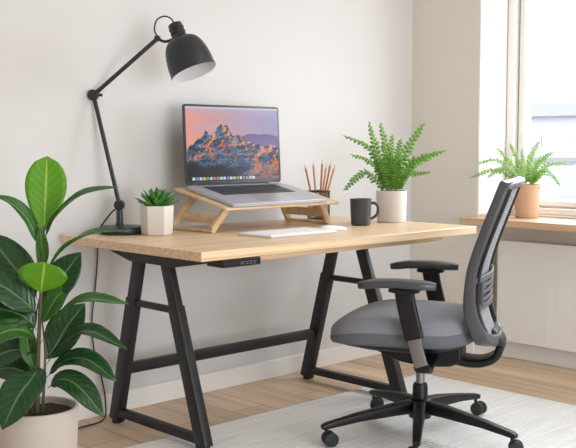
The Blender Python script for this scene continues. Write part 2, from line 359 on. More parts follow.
# ------------------------------------------------------------------ desk
desk = thing('standing_desk', 'light oak desk with two black metal A-frame legs against the wall', 'desk', (2.72, 2.86, 0))
DX0, DX1, DY0, DY1, DZ = 1.957, 3.44, 2.45, 3.295, .74
b = BM(); box(b, (DX0, DY0, DZ-.032), (DX1, DY1, DZ)); obj('desktop', b, M_desk, desk, bevel=.003)
b = BM(); box(b, (2.275, 2.535, DZ-.060), (3.32, 3.02, DZ-.0325)); obj('under_shelf', b, M_desk, desk, bevel=.002)
FXL, FXR = 2.13, 3.178
for k, fx_ in enumerate((FXL, FXR)):
    # cross beam under the top, tapered at both ends
    b = BM(); MM = Matrix(((0, 0, 1, fx_), (1, 0, 0, 0), (0, 1, 0, 0), (0, 0, 0, 1)))
    zt = DZ-.0325 if k == 0 else DZ-.0605
    if k == 0:
        prism(b, [(2.50, zt), (3.25, zt), (3.25, zt-.012), (3.05, zt-.058), (2.78, zt-.058), (2.50, zt-.012)], .07, MM)
    else:
        prism(b, [(2.74, zt), (3.12, zt), (3.12, zt-.012), (3.06, zt-.04), (2.82, zt-.04), (2.74, zt-.012)], .07, MM)
    obj('crossbeam', b, M_black, desk, bevel=.002)
    zt -= .05
    for top, foot in ((3.035, 3.20), (2.865, 2.655 if k == 0 else 2.64)):
        b = BM(); z1 = .04
        lerp = lambda z: top+(foot-top)*(zt-z)/(zt-.02)
        bar(b, (fx_, lerp(.012+(RZ if foot < 3 else 0)), .012+(RZ if foot < 3 else 0)), (fx_, lerp(.50), .50), .058, .036, hint=V(1, 0, 0)); lg = obj('leg', b, M_black, desk)
        b = BM(); bar(b, (fx_, lerp(.50), .50), (fx_, lerp(zt), zt), .049, .030, hint=V(1, 0, 0)); obj('upper_tube', b, M_black, lg)
        b = BM(); zf = RZ if foot < 3 else 0
        lathe(b, [(0, zf+.0005), (.019, zf+.0005), (.019, zf+.018), (.012, zf+.024), (0, zf+.024)], 20, Matrix.Translation((fx_, lerp(.02), 0))); obj('foot_pad', b, M_rub, lg)
    b = BM(); bar(b, (fx_, 3.20, .045), (fx_, 2.66, .045), .034, .030); obj('bottom_rail', b, M_black, desk)
    b = BM(); bar(b, (fx_, 3.09, .488), (fx_, 2.80, .488), .020, .024); obj('cross_rail', b, M_black, desk)
b = BM(); bar(b, (FXL, 3.145, .222), (FXR, 3.145, .222), .030, .042); obj('stretcher', b, M_black, desk)
b = BM(); box(b, (3.345, 2.60, DZ-.056), (3.41, 2.70, DZ-.0325)); obj('end_bracket', b, M_black, desk, bevel=.003)
b = BM(); box(b, (2.05, 2.452, DZ-.060), (2.215, 2.54, DZ-.0325)); cb_ = obj('control_box', b, M_plast, desk, bevel=.004)
b = BM()
for x, w_ in ((2.125, .004), (2.133, .010), (2.150, .012), (2.167, .012), (2.184, .010)):
    box(b, (x, 2.4505, DZ-.053), (x+w_*.8, 2.4525, DZ-.052)); box(b, (x, 2.4505, DZ-.045), (x+w_, 2.4525, DZ-.044)); box(b, (x, 2.4505, DZ-.053), (x+.0013, 2.4525, DZ-.044))
obj('display_marks', b, M_led, cb_)

# ------------------------------------------------------------------ desk lamp
LB = V(2.155, 3.185, DZ); LD = depth(LB)
lamp = thing('desk_lamp', 'dark grey jointed desk lamp with dome shade at the left end of the desk', 'lamp', LB)
b = BM(); lathe(b, [(0, .001), (.085, .001), (.088, .006), (.088, .024), (.085, .029), (.02, .031), (0, .031)], 48, Matrix.Translation(LB)); obj('base', b, M_lamp, lamp)
p_post = at(119.5, 205, LD); p_el = at(93.5, 95, LD+.03); p_wr = at(157.5, 38.5, LD-.02)
b = BM(); pz = V(LB.x, LB.y, DZ+.028); pz = V(p_post.x, p_post.y, DZ+.028)
sweep(b, [pz, V(p_post.x, p_post.y, DZ+.045), V(p_post.x, p_post.y, p_post.z-.03), p_post+V(0, 0, -.005)], circ(.014, 16), V(1, 0, 0), scales=[1.3, .95, .95, .7]); obj('post', b, M_lamp, lamp)
nv = -FW.copy(); nv.z = 0; nv.normalize()
def knob(c, r, l, name):
    b = BM(); M_ = Matrix.Translation(c) @ nv.to_track_quat('Z', 'Y').to_matrix().to_4x4()
    lathe(b, [(0, -l), (r*.85, -l), (r, -l*.8), (r, l*.8), (r*.85, l), (r*.4, l*1.05), (0, l*1.05)], 24, M_); return obj(name, b, M_lamp, lamp)
knob(p_post, .020, .016, 'joint'); knob(p_el, .021, .018, 'joint'); knob(p_wr, .012, .014, 'joint')
b = BM(); tube(b, [p_post, p_el], .0085, 12, hint=nv); obj('lower_arm', b, M_lamp, lamp)
b = BM(); tube(b, [p_el, p_wr], .0085, 12, hint=nv); obj('upper_arm', b, M_lamp, lamp)
# small wing screw on the elbow
b = BM(); tube(b, [p_el+RT*.01, p_el+RT*.035], .006, 10); obj('tension_screw', b, M_lamp, lamp)
HD = LD-.02
p_top = at(174.5, 24, HD); ax = (at(192.5, 69, HD-.02)-p_top); Ls = ax.length; axn = ax.normalized()
Mh = Matrix.Translation(p_top) @ axn.to_track_quat('Z', 'Y').to_matrix().to_4x4()
b = BM(); k = Ls
lathe(b, [(0, -.004), (.018, -.003), (.027, .002), (.028, .016), (.030, .018), (.030, .022), (.028, .024), (.028, .034), (.030, .036), (.030, .040), (.028, .042), (.029, .062), (.034, .070), (0, .070)], 32, Mh); obj('lamp_neck', b, M_lamp, lamp)
b = BM(); rr = .089
prof = [(.030, .060)]
h0 = .064; h1 = k
for i in range(15):
    a = i/14*PI/2; prof.append((.030+(rr-.030)*math.sin(a)**.72, h0+(h1-h0)*(1-math.cos(a)) if i else h0))
outer = prof+[(rr+.002, h1+.012), (rr+.001, h1+.016)]
inner = [(rr-.002, h1+.015)]+[(max(r_2-.003, .005), z_+.003) for r_2, z_ in reversed(prof)]
lathe(b, outer, 48, Mh); shade = obj('lamp_shade', b, M_lamp, lamp)
b = BM(); lathe(b, [(rr+.001, h1+.016)]+inner+[(0, .068)], 48, Mh); obj('shade_lining', b, M_lampin, shade)
b = BM(); lathe(b, [(0, .07), (.014, .07), (.016, .09), (.026, .105), (.031, .122), (.026, .14), (.012, .15), (0, .152)], 24, Mh); obj('light_bulb', b, mat('bulb_glass', srgb(240, 238, 232), .3), lamp)
b = BM(); pc = Mh @ V(0, 0, .03)
tube(b, catmull([p_wr, at(164, 41.5, HD), at(171, 40, HD), Mh @ V(0, 0, .045)], 4), .0055, 10, hint=nv); obj('head_bracket', b, M_lamp, lamp)
b = BM(); tube(b, catmull([p_wr+V(0, 0, .005), at(154.5, 30, HD), at(156.5, 20.5, HD), at(163.5, 16.3, HD), at(170.5, 18.2, HD), Mh @ V(0, 0, -.001)], 6), .003, 8, hint=nv); obj('head_cord', b, M_cord, lamp)
b = BM(); q = at(113, 211, LD)
tube(b, catmull([p_post+V(0, 0, -.01), q, V(2.118, 3.25, .785), V(2.115, 3.29, .751), V(2.118, 3.312, .735), V(2.125, 3.313, .65), V(2.112, 3.313, .52), V(2.095, 3.313, .40), V(2.10, 3.311, .28), V(2.13, 3.306, .16), V(2.14, 3.295, .06), V(2.10, 3.25, .006), V(1.99, 3.22, .005), V(1.90, 3.2, .005)], 6), .0032, 8, hint=nv); obj('power_cord', b, M_cord, lamp)

# ------------------------------------------------------------------ laptop riser
ris = thing('laptop_riser', 'light wooden riser with splayed side frames under the laptop', 'laptop stand', (2.75, 3.04, DZ))
RX0, RX1 = 2.455, 3.045
yF, zF, yB_, zB = 2.885, .829, 3.215, .897        # board underside front and back
def on_board(y): return zF+(zB-zF)*(y-yF)/(yB_-yF)
b = BM(); ang = math.atan2(zB-zF, yB_-yF)
Mb = Matrix.Translation((0, yF, zF)) @ Matrix.Rotation(ang, 4, 'X')
Lb = math.hypot(yB_-yF, zB-zF)
box(b, (RX0-.03, 0, 0), (RX1+.012, Lb, .012), Mb); obj('board', b, M_riser, ris, bevel=.0035)
for s, xt, xb in ((-1, 2.485, 2.405), (1, 3.0, 3.065)):
    # side frame lies in a plane leaning outwards at the foot
    def sp(y, z): return V(xb+(xt-xb)*(z-DZ)/.1, y, z)
    side = V(1, 0, 0)
    b = BM()
    sweep(b, [sp(3.20, DZ+.012), sp(3.185, on_board(3.185)-.001)], rrect(.020, .026, .003, 2), V(1, 0, 0)); sf = obj('side_frame', b, M_riser, ris)
    b = BM(); sweep(b, [sp(2.955, DZ+.012), sp(2.945, on_board(2.945)-.001)], rrect(.020, .026, .003, 2), V(1, 0, 0)); obj('front_leg', b, M_riser, ris)
    b = BM(); sweep(b, [sp(2.942, DZ+.0085), sp(3.212, DZ+.0085)], rrect(.018, .013, .003, 2), V(0, 0, 1)); obj('foot_rail', b, M_riser, ris)
    b = BM(); sweep(b, [sp(2.95, DZ+.052), sp(3.195, DZ+.052)], rrect(.010, .036, .003, 2), V(0, 0, 1)); obj('side_panel', b, M_riser, ris)

# ------------------------------------------------------------------ laptop
# local frame: x right, y towards hinge along the tilted board, z up from board
lap = thing('laptop', 'open silver laptop with a sunset mountain wallpaper on the wooden riser', 'laptop', (2.717, 2.89, .846))
yl = 2.880; Ml = Matrix.Translation((0, yl, on_board(yl))) @ Matrix.Rotation(ang, 4, 'X') @ Matrix.Translation((0, 0, .0125))
LX0, LX1, LDp = 2.457, 2.977, .305
def rslab(bm, x0, x1, y0, y1, z0, z1, c, M):
    cx, cy = (x0+x1)/2, (y0+y1)/2
    prism(bm, [(px+cx, py+cy) for px, py in rrect(x1-x0, y1-y0, c, 5)], z1-z0, M @ Matrix.Translation((0, 0, (z0+z1)/2)))
b = BM(); rslab(b, LX0, LX1, 0, LDp, .0015, .016, .012, Ml); body = obj('base', b, M_alu, lap, bevel=.002)
b = BM(); rslab(b, LX0+.06, LX1-.06, .135, .275, .0161, .0164, .004, Ml); obj('keyboard_well', b, M_key, lap)
b = BM()
kw = (LX1-LX0-.128)/14; 
for r2 in range(6):
    for c in range(14):
        if r2 == 0 and 3 < c < 9:
            if c == 4: rslab(b, LX0+.064+kw*4+.001, LX0+.064+kw*9-.001, .138, .157, .0164, .0172, .002, Ml)
            continue
        x_ = LX0+.064+kw*c; y_ = .138+r2*.0225
        rslab(b, x_+.001, x_+kw-.001, y_, y_+.018, .0164, .0172, .002, Ml)
obj('keys', b, mat('laptop_keycaps', srgb(58, 60, 68), .45), lap)
b = BM(); rslab(b, 2.717-.095, 2.717+.095, .010, .125, .0161, .0163, .004, Ml); obj('trackpad', b, mat('trackpad', srgb(188, 190, 196), .3, metal=.6), lap)
hinge = Ml @ V(0, LDp-.004, .017)
sa = R(3.0)
Msn = Matrix.Translation((0, hinge.y, hinge.z)) @ Matrix.Rotation(PI/2-sa, 4, 'X')     # local x right, y up the screen, z towards the sitter
SH = .330; sx0, sx1 = LX0-.003, LX1+.006
b = BM(); rslab(b, sx0, sx1, .002, SH, -.006, .0, .012, Msn); lid = obj('lid', b, mat('dark_lid_metal', srgb(70, 72, 78), .4, metal=.4), lap, bevel=.0015)
b = BM(); rslab(b, sx0+.002, sx1-.002, .004, SH-.002, .0001, .0012, .010, Msn); obj('bezel', b, mat('screen_bezel', srgb(24, 25, 30), .25), lid)
b = BM(); tube(b, [V(LX0+.06, hinge.y+.001, hinge.z-.002), V(LX1-.07, hinge.y+.001, hinge.z-.002)], .006, 12); obj('hinge', b, M_key, lap)
# screen picture: colours computed per vertex
def ridge(x, s, seed, o=6):
    a, f, t_ = 1, s, 0
    for _ in range(o): t_ += a*(1-2*abs(noise.noise(V(x*f, seed, 1.7*_)))); a *= .5; f *= 2.05
    return t_
def mixc(a, b_, t_): t_ = max(0, min(1, t_)); return tuple(a[i]+(b_[i]-a[i])*t_ for i in range(3))
def peak(u):
    pts_ = [(0, .44), (.06, .5), (.14, .60), (.2, .66), (.26, .62), (.33, .73), (.39, .79), (.44, .72), (.5, .60), (.56, .63), (.63, .55), (.7, .52), (.78, .49), (.85, .47), (.92, .50), (1, .46)]
    for (a, ha), (c_, hc) in zip(pts_, pts_[1:]):
        if a <= u <= c_: return ha+(hc-ha)*(u-a)/(c_-a)+.035*noise.noise(V(u*22, 2, 5))+.018*noise.noise(V(u*60, 8, 5))
    return .4
def hf(u, v):
    a, f, t_ = 1, 4.6, 0
    for q_ in range(5):
        t_ += a*abs(noise.noise(V(u*f+v*f*.35, v*f*.9+q_*7.3, 3.1))); a *= .55; f *= 1.95
    return t_
def wall_c(u, v):
    n_ = noise.noise(V(u*2.2+9, v*7, 0))*.5+noise.noise(V(u*6, v*16, 4))*.25
    sky = mixc((.93, .64, .60), (.62, .60, .76), u*1.2-.05+n_*.5); sky = mixc(sky, (.90, .70, .72), max(0, n_)*1.1); sky = mixc(sky, (.72, .73, .85), (v-.86)*4)
    c_ = sky
    far = .60+.035*noise.noise(V(u*7, 1, 1))+(.05 if u > .55 else 0)*math.sin((u-.55)*7)
    if u > .3 and v < far: c_ = mixc((.42, .36, .58), (.50, .42, .62), (far-v)*5)
    p = peak(u)
    if v < p:
        e = .006; h = hf(u, v); gx = (hf(u+e, v)-h)/e; gy = (hf(u, v+e)-h)/e
        lit = .5-.085*gx+.05*gy
        hgt = (p-v)
        shade_ = mixc((.05, .15, .27), (.22, .46, .62), .5+gy*.06+noise.noise(V(u*9, v*9, 2))*.8)
        hot = mixc((1.0, .64, .42), (.86, .42, .26), hgt*3+.2*noise.noise(V(u*30, v*30, 2)))
        mask = 1/(1+math.exp(-(lit-.78-hgt*.35)*9))
        mask *= 1 if hgt < .30 else max(.25, 1-(hgt-.30)*3)
        c_ = mixc(shade_, hot, mask)
        low = .27-.12*u+.05*noise.noise(V(u*8, 3, 9))
        if u < .6 and v < low: c_ = mixc(c_, (.035, .05, .09), min(1, (low-v)*14)*min(1, (.62-u)*8))
        if u > .66 and v < .2+.05*noise.noise(V(u*10, 0, 0)): c_ = mixc(c_, (.93, .50, .36), .65*min(1, (u-.66)*9)*(.6+.8*max(0, noise.noise(V(u*25, v*40, 0)))))
    dk = [(.90, .92, .95), (.35, .62, .92), (.86, .88, .92), (.95, .75, .35), (.40, .75, .55), (.90, .90, .92), (.88, .45, .40), (.55, .60, .80), (.92, .86, .70)]
    if .012 < v < .058 and .045 < u < .72:
        k_ = (u-.045)/.0355; 
        c_ = mixc(c_, (.22, .27, .38), .8)
        if .14 < k_ % 1 < .86 and .019 < v < .052: c_ = dk[int(k_*1.0) % 9]
    if v > .972: c_ = (.80, .80, .88)
    return c_
b = BM(); NXs, NYs = 220, 136; X0, X1, Y0, Y1 = sx0+.010, sx1-.010, .014, SH-.009
gr = [[b.verts.new(Msn @ V(X0+(X1-X0)*i/NXs, Y0+(Y1-Y0)*j/NYs, .0016)) for i in range(NXs+1)] for j in range(NYs+1)]
for j in range(NYs):
    for i in range(NXs): b.faces.new((gr[j][i], gr[j][i+1], gr[j+1][i+1], gr[j+1][i]))
M_scr = bpy.data.materials.new('screen_picture'); M_scr.use_nodes = True; t = M_scr.node_tree; pb = t.nodes['Principled BSDF']
va_ = t.nodes.new('ShaderNodeVertexColor'); va_.layer_name = 'picture'
t.links.new(va_.outputs[0], pb.inputs['Emission Color']); pb.inputs['Emission Strength'].default_value = .60; pb.inputs['Specular IOR Level'].default_value = .25; pb.inputs['Base Color'].default_value = (.01, .01, .012, 1); pb.inputs['Roughness'].default_value = .25
so = obj('screen', b, M_scr, lid)
ca_ = so.data.color_attributes.new('picture', 'FLOAT_COLOR', 'POINT'); li = lambda c: (c/12.92 if c <= .04045 else ((c+.055)/1.055)**2.4)
dat = []
for j in range(NYs+1):
    for i in range(NXs+1):
        c_ = wall_c(i/NXs, j/NYs); dat += [li(max(0, c_[0])), li(max(0, c_[1])), li(max(0, c_[2])), 1]
ca_.data.foreach_set('color', dat)

# ------------------------------------------------------------------ keyboard, mouse
kb = thing('keyboard', 'slim white wireless keyboard lying on the desk below the laptop', 'keyboard', (2.6, 2.735, DZ))
Mk = Matrix.Translation((2.612, 2.735, DZ)) @ Matrix.Rotation(R(1), 4, 'Z') @ Matrix.Diagonal((.87, 1.05, 1, 1))
b = BM(); rslab(b, -.205, .205, -.088, .088, .0008, .009, .008, Mk); obj('case', b, M_keyb, kb, bevel=.002)
b = BM()
for r2 in range(5):
    for c in range(14):
        if r2 == 0 and 3 < c < 9:
            if c == 4: rslab(b, -.197+.0281*4+.0015, -.197+.0281*9-.0015, -.080, -.052, .009, .0108, .003, Mk)
            continue
        rslab(b, -.197+.0281*c+.0015, -.197+.0281*(c+1)-.0015, -.080+r2*.0322, -.080+r2*.0322+.0292, .009, .0108, .003, Mk)
obj('keys', b, M_keyc, kb)
ms_ = thing('computer_mouse', 'flat white computer mouse on the desk in front of the mug', 'mouse', (2.862, 2.735, DZ), R(-18))
b = BM(); N1, N2 = 24, 32; rings = []
for i in range(N1+1):
    a = i/N1*PI/2; rr_ = math.sin(a)**.8; zz = .017*math.cos(a)**.7+.002
    rings.append([b.verts.new((.058*rr_*(abs(math.cos(th))**.8*(1 if math.cos(th) > 0 else -1)), .033*rr_*(abs(math.sin(th))**.85*(1 if math.sin(th) > 0 else -1)), zz+(.004*math.cos(th)*rr_*-1 if i < N1 else 0))) for th in [2*PI*j/N2 for j in range(N2)]])
for A, B in zip(rings, rings[1:]):
    for j in range(N2): b.faces.new((A[j], A[(j+1) % N2], B[(j+1) % N2], B[j]))
bot = [b.verts.new((v.co.x*.96, v.co.y*.96, .0006)) for v in rings[-1]]
for j in range(N2): b.faces.new((rings[-1][j], rings[-1][(j+1) % N2], bot[(j+1) % N2], bot[j]))
b.faces.new(bot); bmesh.ops.remove_doubles(b, verts=b.verts, dist=.0002)
obj('shell', b, M_keyc, ms_, local=True, sharp=60)

# ------------------------------------------------------------------ mug
mg = thing('coffee_mug', 'charcoal stoneware coffee mug with its handle turned right on the desk', 'mug', (3.115, 2.815, DZ))
b = BM(); Mm = Matrix.Translation((3.115, 2.815, DZ))
lathe(b, [(0, .0008), (.036, .0008), (.041, .004), (.0455, .105), (.0465, .112), (.045, .1135), (.0425, .111), (.038, .01), (0, .008)], 48, Mm); obj('cup', b, M_mug, mg)
b = BM(); c0 = V(3.115, 2.815, DZ)
tube(b, catmull([c0+RT*.042+V(0, 0, .094), c0+RT*.058+V(0, 0, .095), c0+RT*.072+V(0, 0, .082), c0+RT*.072+V(0, 0, .054), c0+RT*.058+V(0, 0, .036), c0+RT*.040+V(0, 0, .028)], 6), .0062, 12, hint=FW); obj('handle', b, M_mug, mg)

# ------------------------------------------------------------------ pencil cup and pencils
PC = V(3.195, 3.145, DZ); 
pc_ = thing('pencil_cup', 'dark wire mesh pencil cup behind the riser on the desk', 'pencil cup', PC)
b = BM(); r0, hh = .050, .128; NR = 44
for k in range(NR):
    for sg in (1, -1):
        pts = [PC+V(r0*math.cos(2*PI*k/NR+sg*s_*1.1), r0*math.sin(2*PI*k/NR+sg*s_*1.1), .004+hh*s_) for s_ in [i/8 for i in range(9)]]
        sweep(b, pts, circ(.0007, 4), V(0, 0, 1))
obj('wire_mesh', b, M_black, pc_)
b = BM()
tube(b, [PC+V((r0)*math.cos(a), (r0)*math.sin(a), .004+hh) for a in [2*PI*i/36 for i in range(36)]], .0035, 8, closed=True); obj('rim', b, M_black, pc_)
b = BM(); lathe(b, [(0, .0006), (r0+.001, .0006), (r0+.002, .008), (r0-.002, .009), (r0-.003, .004), (0, .004)], 36, Matrix.Translation(PC)); obj('cup_base', b, M_black, pc_)
labels = ['leftmost pencil, leaning far left in the wire cup', 'second pencil from the left in the wire cup', 'upright pencil in the middle of the wire cup', 'pencil leaning slightly right in the middle of the wire cup', 'second pencil from the right in the wire cup', 'rightmost pencil, leaning right in the wire cup']
tips = [(304.5, 164), (313, 161.5), (322.5, 159.5), (326.5, 163.5), (331, 161), (335, 164.5)]
DP = depth(PC+V(0, 0, .15))
for i, (u, v) in enumerate(tips):
    tip = at(u, v, DP+(-.012, .012, -.016, .020, -.010, -.004)[i])
    axis_u = (u-320)/16
    foot = PC+RT*(.008*axis_u)+V(0, 0, .006)+FW*(-.012, .012, -.02, .026, -.022, .004)[i]; foot.z = DZ+.007
    d = (tip-foot).normalized()
    pn = thing('pencil', 'wooden '+labels[i], 'pencil', foot, group=None)
    L0 = (tip-foot).length; Mp = Matrix.Translation(foot) @ d.to_track_quat('Z', 'Y').to_matrix().to_4x4()
    b = BM(); lathe(b, [(0, 0), (.0046, 0), (.0046, L0-.022), ], 6, Mp); lathe(b, [(.0046, L0-.022), (0, L0-.0219)], 6, Mp); obj('barrel', b, M_pencil if i % 2 else M_pencil2, pn)
    b = BM(); lathe(b, [(.0046, L0-.022), (.0014, L0-.006), (0, L0-.006)], 12, Mp); obj('sharpened_wood', b, mat('bare_pencil_wood', srgb(222, 184, 140), .6) if i == 0 else bpy.data.materials['bare_pencil_wood'], pn)
    b = BM(); lathe(b, [(.0014, L0-.006), (0, L0)], 8, Mp); obj('lead', b, M_graph, pn)

# ------------------------------------------------------------------ leaves
def leaf(pts, width, nrm, m, parent, fold=.25, name='leaf', k=5, nc=4, tip=1.0, droop=0, prof=.9, stalk=.0, origin=None, wave=.0, solid=.0012, pw=.75):
    P = catmull(pts, k); n = len(P); Lt = [0]
    for a, c in zip(P, P[1:]): Lt.append(Lt[-1]+(c-a).length)
    tot = Lt[-1]; b = BM(); uvl = b.loops.layers.uv.new('UVMap'); rows = []; nrm = Vector(nrm)
    ph = random.random()*6
    for i, p in enumerate(P):
        t_ = Lt[i]/tot; tg = (P[min(i+1, n-1)]-P[max(i-1, 0)]).normalized()
        side = tg.cross(nrm); side.normalize(); up = side.cross(tg).normalized()
        tt = max(0, (t_-stalk)/(1-stalk))
        wd = width*.5*(max(0, math.sin(PI*min(1, tt**prof))))**pw
        if tt > .8: wd *= 1-.35*((tt-.8)/.2)**2*tip
        wd = max(wd, .0012 if tt < .9 else .0003); row = []
        for j in range(-nc, nc+1):
            s_ = j/nc
            row.append((b.verts.new(p+side*wd*s_+up*(fold*wd*abs(s_)**1.3-droop*wd*s_*s_+wave*wd*math.sin(t_*14+ph+s_)*abs(s_)), ), (.5+.5*s_, t_)))
        rows.append(row)
    for A, B in zip(rows, rows[1:]):
        for j in range(2*nc):
            q_ = (A[j], A[j+1], B[j+1], B[j]); f = b.faces.new([x[0] for x in q_])
            for lp, x in zip(f.loops, q_): lp[uvl].uv = x[1]
    return obj(name, b, m, parent, sharp=180, solid=solid)

# ------------------------------------------------------------------ big leafy plant, bottom left
PD = 3.08
pb0 = at(37, 412, PD); base0 = V(pb0.x, pb0.y, 0)
fig = thing('rubber_plant', 'tall broad-leaved green plant in a white pot left of the desk', 'plant', base0)
b = BM(); Mp = Matrix.Translation(base0); PH = pb0.z+.018; pr = .128
lathe(b, [(0, .001), (pr*.86, .001), (pr*.90, .008), (pr, PH-.004), (pr, PH), (pr-.004, PH+.002), (pr-.010, PH), (pr-.013, PH-.03), (0, PH-.03)], 64, Mp); obj('pot', b, mat('greige_ceramic', srgb(204, 197, 188), .7, bump=.08, bscale=60, var=.02, vscale=20), fig)
b = BM(); rs = []
for i in range(9):
    r2 = (pr-.013)*i/8
    rs.append([b.verts.new(base0+V(r2*math.cos(a), r2*math.sin(a), PH-.022+.006*noise.noise(V(r2*60*math.cos(a), r2*60*math.sin(a), 0)))) for a in [2*PI*j/40 for j in range(40)]] if i else [b.verts.new(base0+V(0, 0, PH-.02))])
for j in range(40): b.faces.new((rs[0][0], rs[1][j], rs[1][(j+1) % 40]))
for A, B in zip(rs[1:], rs[2:]):
    for j in range(40): b.faces.new((A[j], A[(j+1) % 40], B[(j+1) % 40], B[j]))
obj('soil', b, M_soil, fig)
q = lambda u, v, d=0: at(u, v, PD+d)
for pts, r2 in (([base0+V(0, 0, PH-.03), q(38, 385), q(38.5, 350), q(40, 310), q(42, 275), q(43, 250), q(44, 226)], .0075), ([base0+V(-.01, .012, PH-.03), q(34, 390, .03), q(30, 360, .05), q(33, 330, .03), q(39, 300, .01)], .005), ([base0+V(.012, -.01, PH-.03), q(44, 385, -.02), q(45, 350, -.02), q(42, 320, 0)], .005)):
    b = BM(); P = catmull(pts, 5); n = len(P)
    sweep(b, P, circ(r2, 10), RT, scales=[1-.55*i/n for i in range(n)]); obj('stem', b, M_stem, fig)
CAMN = (V(0, 0, CAMZ)-q(40, 300)).normalized(); UPV = V(0, 0, 1)
LV = [
 # points (u,v,d)..., width(m), normal mix (cam, up, right), material, fold
 ([(44, 236, 0), (44.5, 215, .0), (46, 185, .01), (47, 156, .02)], .128, (1, .15, 0), 'l', .12),
 ([(44, 240, -.01), (56, 217, -.02), (82, 195, -.05), (119, 187, -.09)], .062, (.35, 1, 0), 'M', .35),
 ([(40, 248, 0), (29, 222, -.02), (12, 204, -.04), (-8, 195, -.06)], .060, (.5, 1, 0), 'M', .35),
 ([(44, 275, 0), (64, 249, -.04), (92, 234, -.09), (126, 231, -.12)], .066, (.30, 1, 0), 'M', .3),
 ([(41, 275, 0), (42, 255, 0), (41, 240, -.01), (40, 226, -.02)], .042, (1, 0, .3), 'M', .3),
 ([(38, 300, .02), (28, 285, .02), (10, 262, .03), (-14, 232, .04)], .125, (1, .35, .2), 'D', .15),
 ([(40, 305, .05), (52, 292, .06), (66, 272, .07), (81, 252, .08)], .108, (1, .35, -.2), 'D', .15),
 ([(41, 294, -.05), (41.5, 287, -.06), (43, 276, -.075), (45, 262, -.09)], .148, (1, .35, 0), 'l', .08),
 ([(38, 315, 0), (22, 300, -.03), (0, 285, -.05), (-25, 280, -.06)], .110, (.9, .6, 0), 'D', .2),
 ([(40, 345, 0), (56, 320, -.03), (84, 300, -.08), (129, 304, -.12)], .078, (.38, 1, 0), 'M', .25),
 ([(44, 362, .03), (56, 345, .04), (68, 325, .05), (85, 303, .06)], .112, (1, .1, -.2), 'D', .2),
 ([(44, 368, 0), (62, 345, -.04), (88, 331, -.07), (128, 350, -.11)], .074, (.42, 1, 0), 'D', .25),
 ([(46, 378, 0), (64, 361, -.03), (88, 360, -.06), (117, 382, -.09)], .078, (.75, 1, 0), 'D', .2),
 ([(48, 388, -.02), (62, 379, -.06), (80, 388, -.09), (104, 417, -.12)], .084, (1, .7, .2), 'D', .15),
 ([(38, 366, -.02), (33, 377, -.08), (18, 397, -.14), (2, 430, -.17)], .122, (1, .5, -.3), 'D', .18),
 ([(38, 340, 0), (22, 330, -.05), (2, 333, -.08), (-26, 350, -.09)], .084, (.8, .8, 0), 'M', .2),
 ([(37, 330, 0), (26, 318, -.02), (6, 310, -.03), (-22, 306, -.04)], .110, (1, .6, 0), 'D', .2),
 ([(37, 352, .03), (24, 350, .04), (6, 352, .05), (-20, 366, .06)], .10, (1, .5, 0), 'D', .2),
 ([(36, 385, .06), (24, 372, .08), (8, 368, .1), (-12, 372, .11)], .09, (1, .5, 0), 'D', .2),
 ([(36, 372, .02), (30, 356, .03), (27, 340, .04), (26, 322, .05)], .06, (1, .2, .3), 'M', .2),
 ([(42, 325, .03), (48, 312, .04), (58, 296, .05), (72, 286, .06)], .07, (1, .4, -.2), 'M', .2),
]
for pts, wd, (a_, b2, c2), mm, fo in LV:
    nrm = CAMN*a_+UPV*b2+RT*c2
    leaf([q(*p) for p in pts], wd, nrm, {'l': M_leafL, 'M': M_leafM, 'D': M_leafD}[mm], fig, fold=fo, wave=.03, stalk=.06, prof=1.4 if mm == 'l' else .95, tip=0 if mm == 'l' else 1, pw=.55 if mm == 'l' else .75)

# ------------------------------------------------------------------ succulent
sc = V(2.222, 3.05, DZ)
suc = thing('potted_succulent', 'small spiky green succulent in a faceted cream pot beside the lamp base', 'plant', sc)
b = BM(); SHh = .112
def hexring(r_, z_, n=6, rot=.35): return [b.verts.new(sc+V(r_*math.cos(2*PI*i/n+rot), r_*math.sin(2*PI*i/n+rot), z_)) for i in range(n)]
rg = [hexring(.058, .001), hexring(.060, .006), hexring(.065, SHh), hexring(.060, SHh), hexring(.058, SHh-.014)]
for A, B in zip(rg, rg[1:]):
    for i in range(6): b.faces.new((A[i], A[(i+1) % 6], B[(i+1) % 6], B[i]))
b.faces.new(rg[0]); b.faces.new(rg[-1]); obj('pot', b, M_pot, suc, bevel=.002, sharp=25)
for i in range(28):
    a = i*2.39996; e = R(84-74*(i/27)**.8); Lf = .062+.020*min(1, (i+8)/30)+random.uniform(-.006, .006)
    o_ = sc+V(0, 0, SHh-.008); d = V(math.cos(a)*math.cos(e), math.sin(a)*math.cos(e), math.sin(e)); h = V(math.cos(a), math.sin(a), 0)
    nr = UPV*math.cos(e)-h*math.sin(e)
    p0 = o_+h*.006; leaf([p0, p0+d*Lf*.5, p0+d*Lf+UPV*.008], .022, nr, M_succ, suc, fold=.5, k=4, nc=2, prof=1.05, solid=.003)

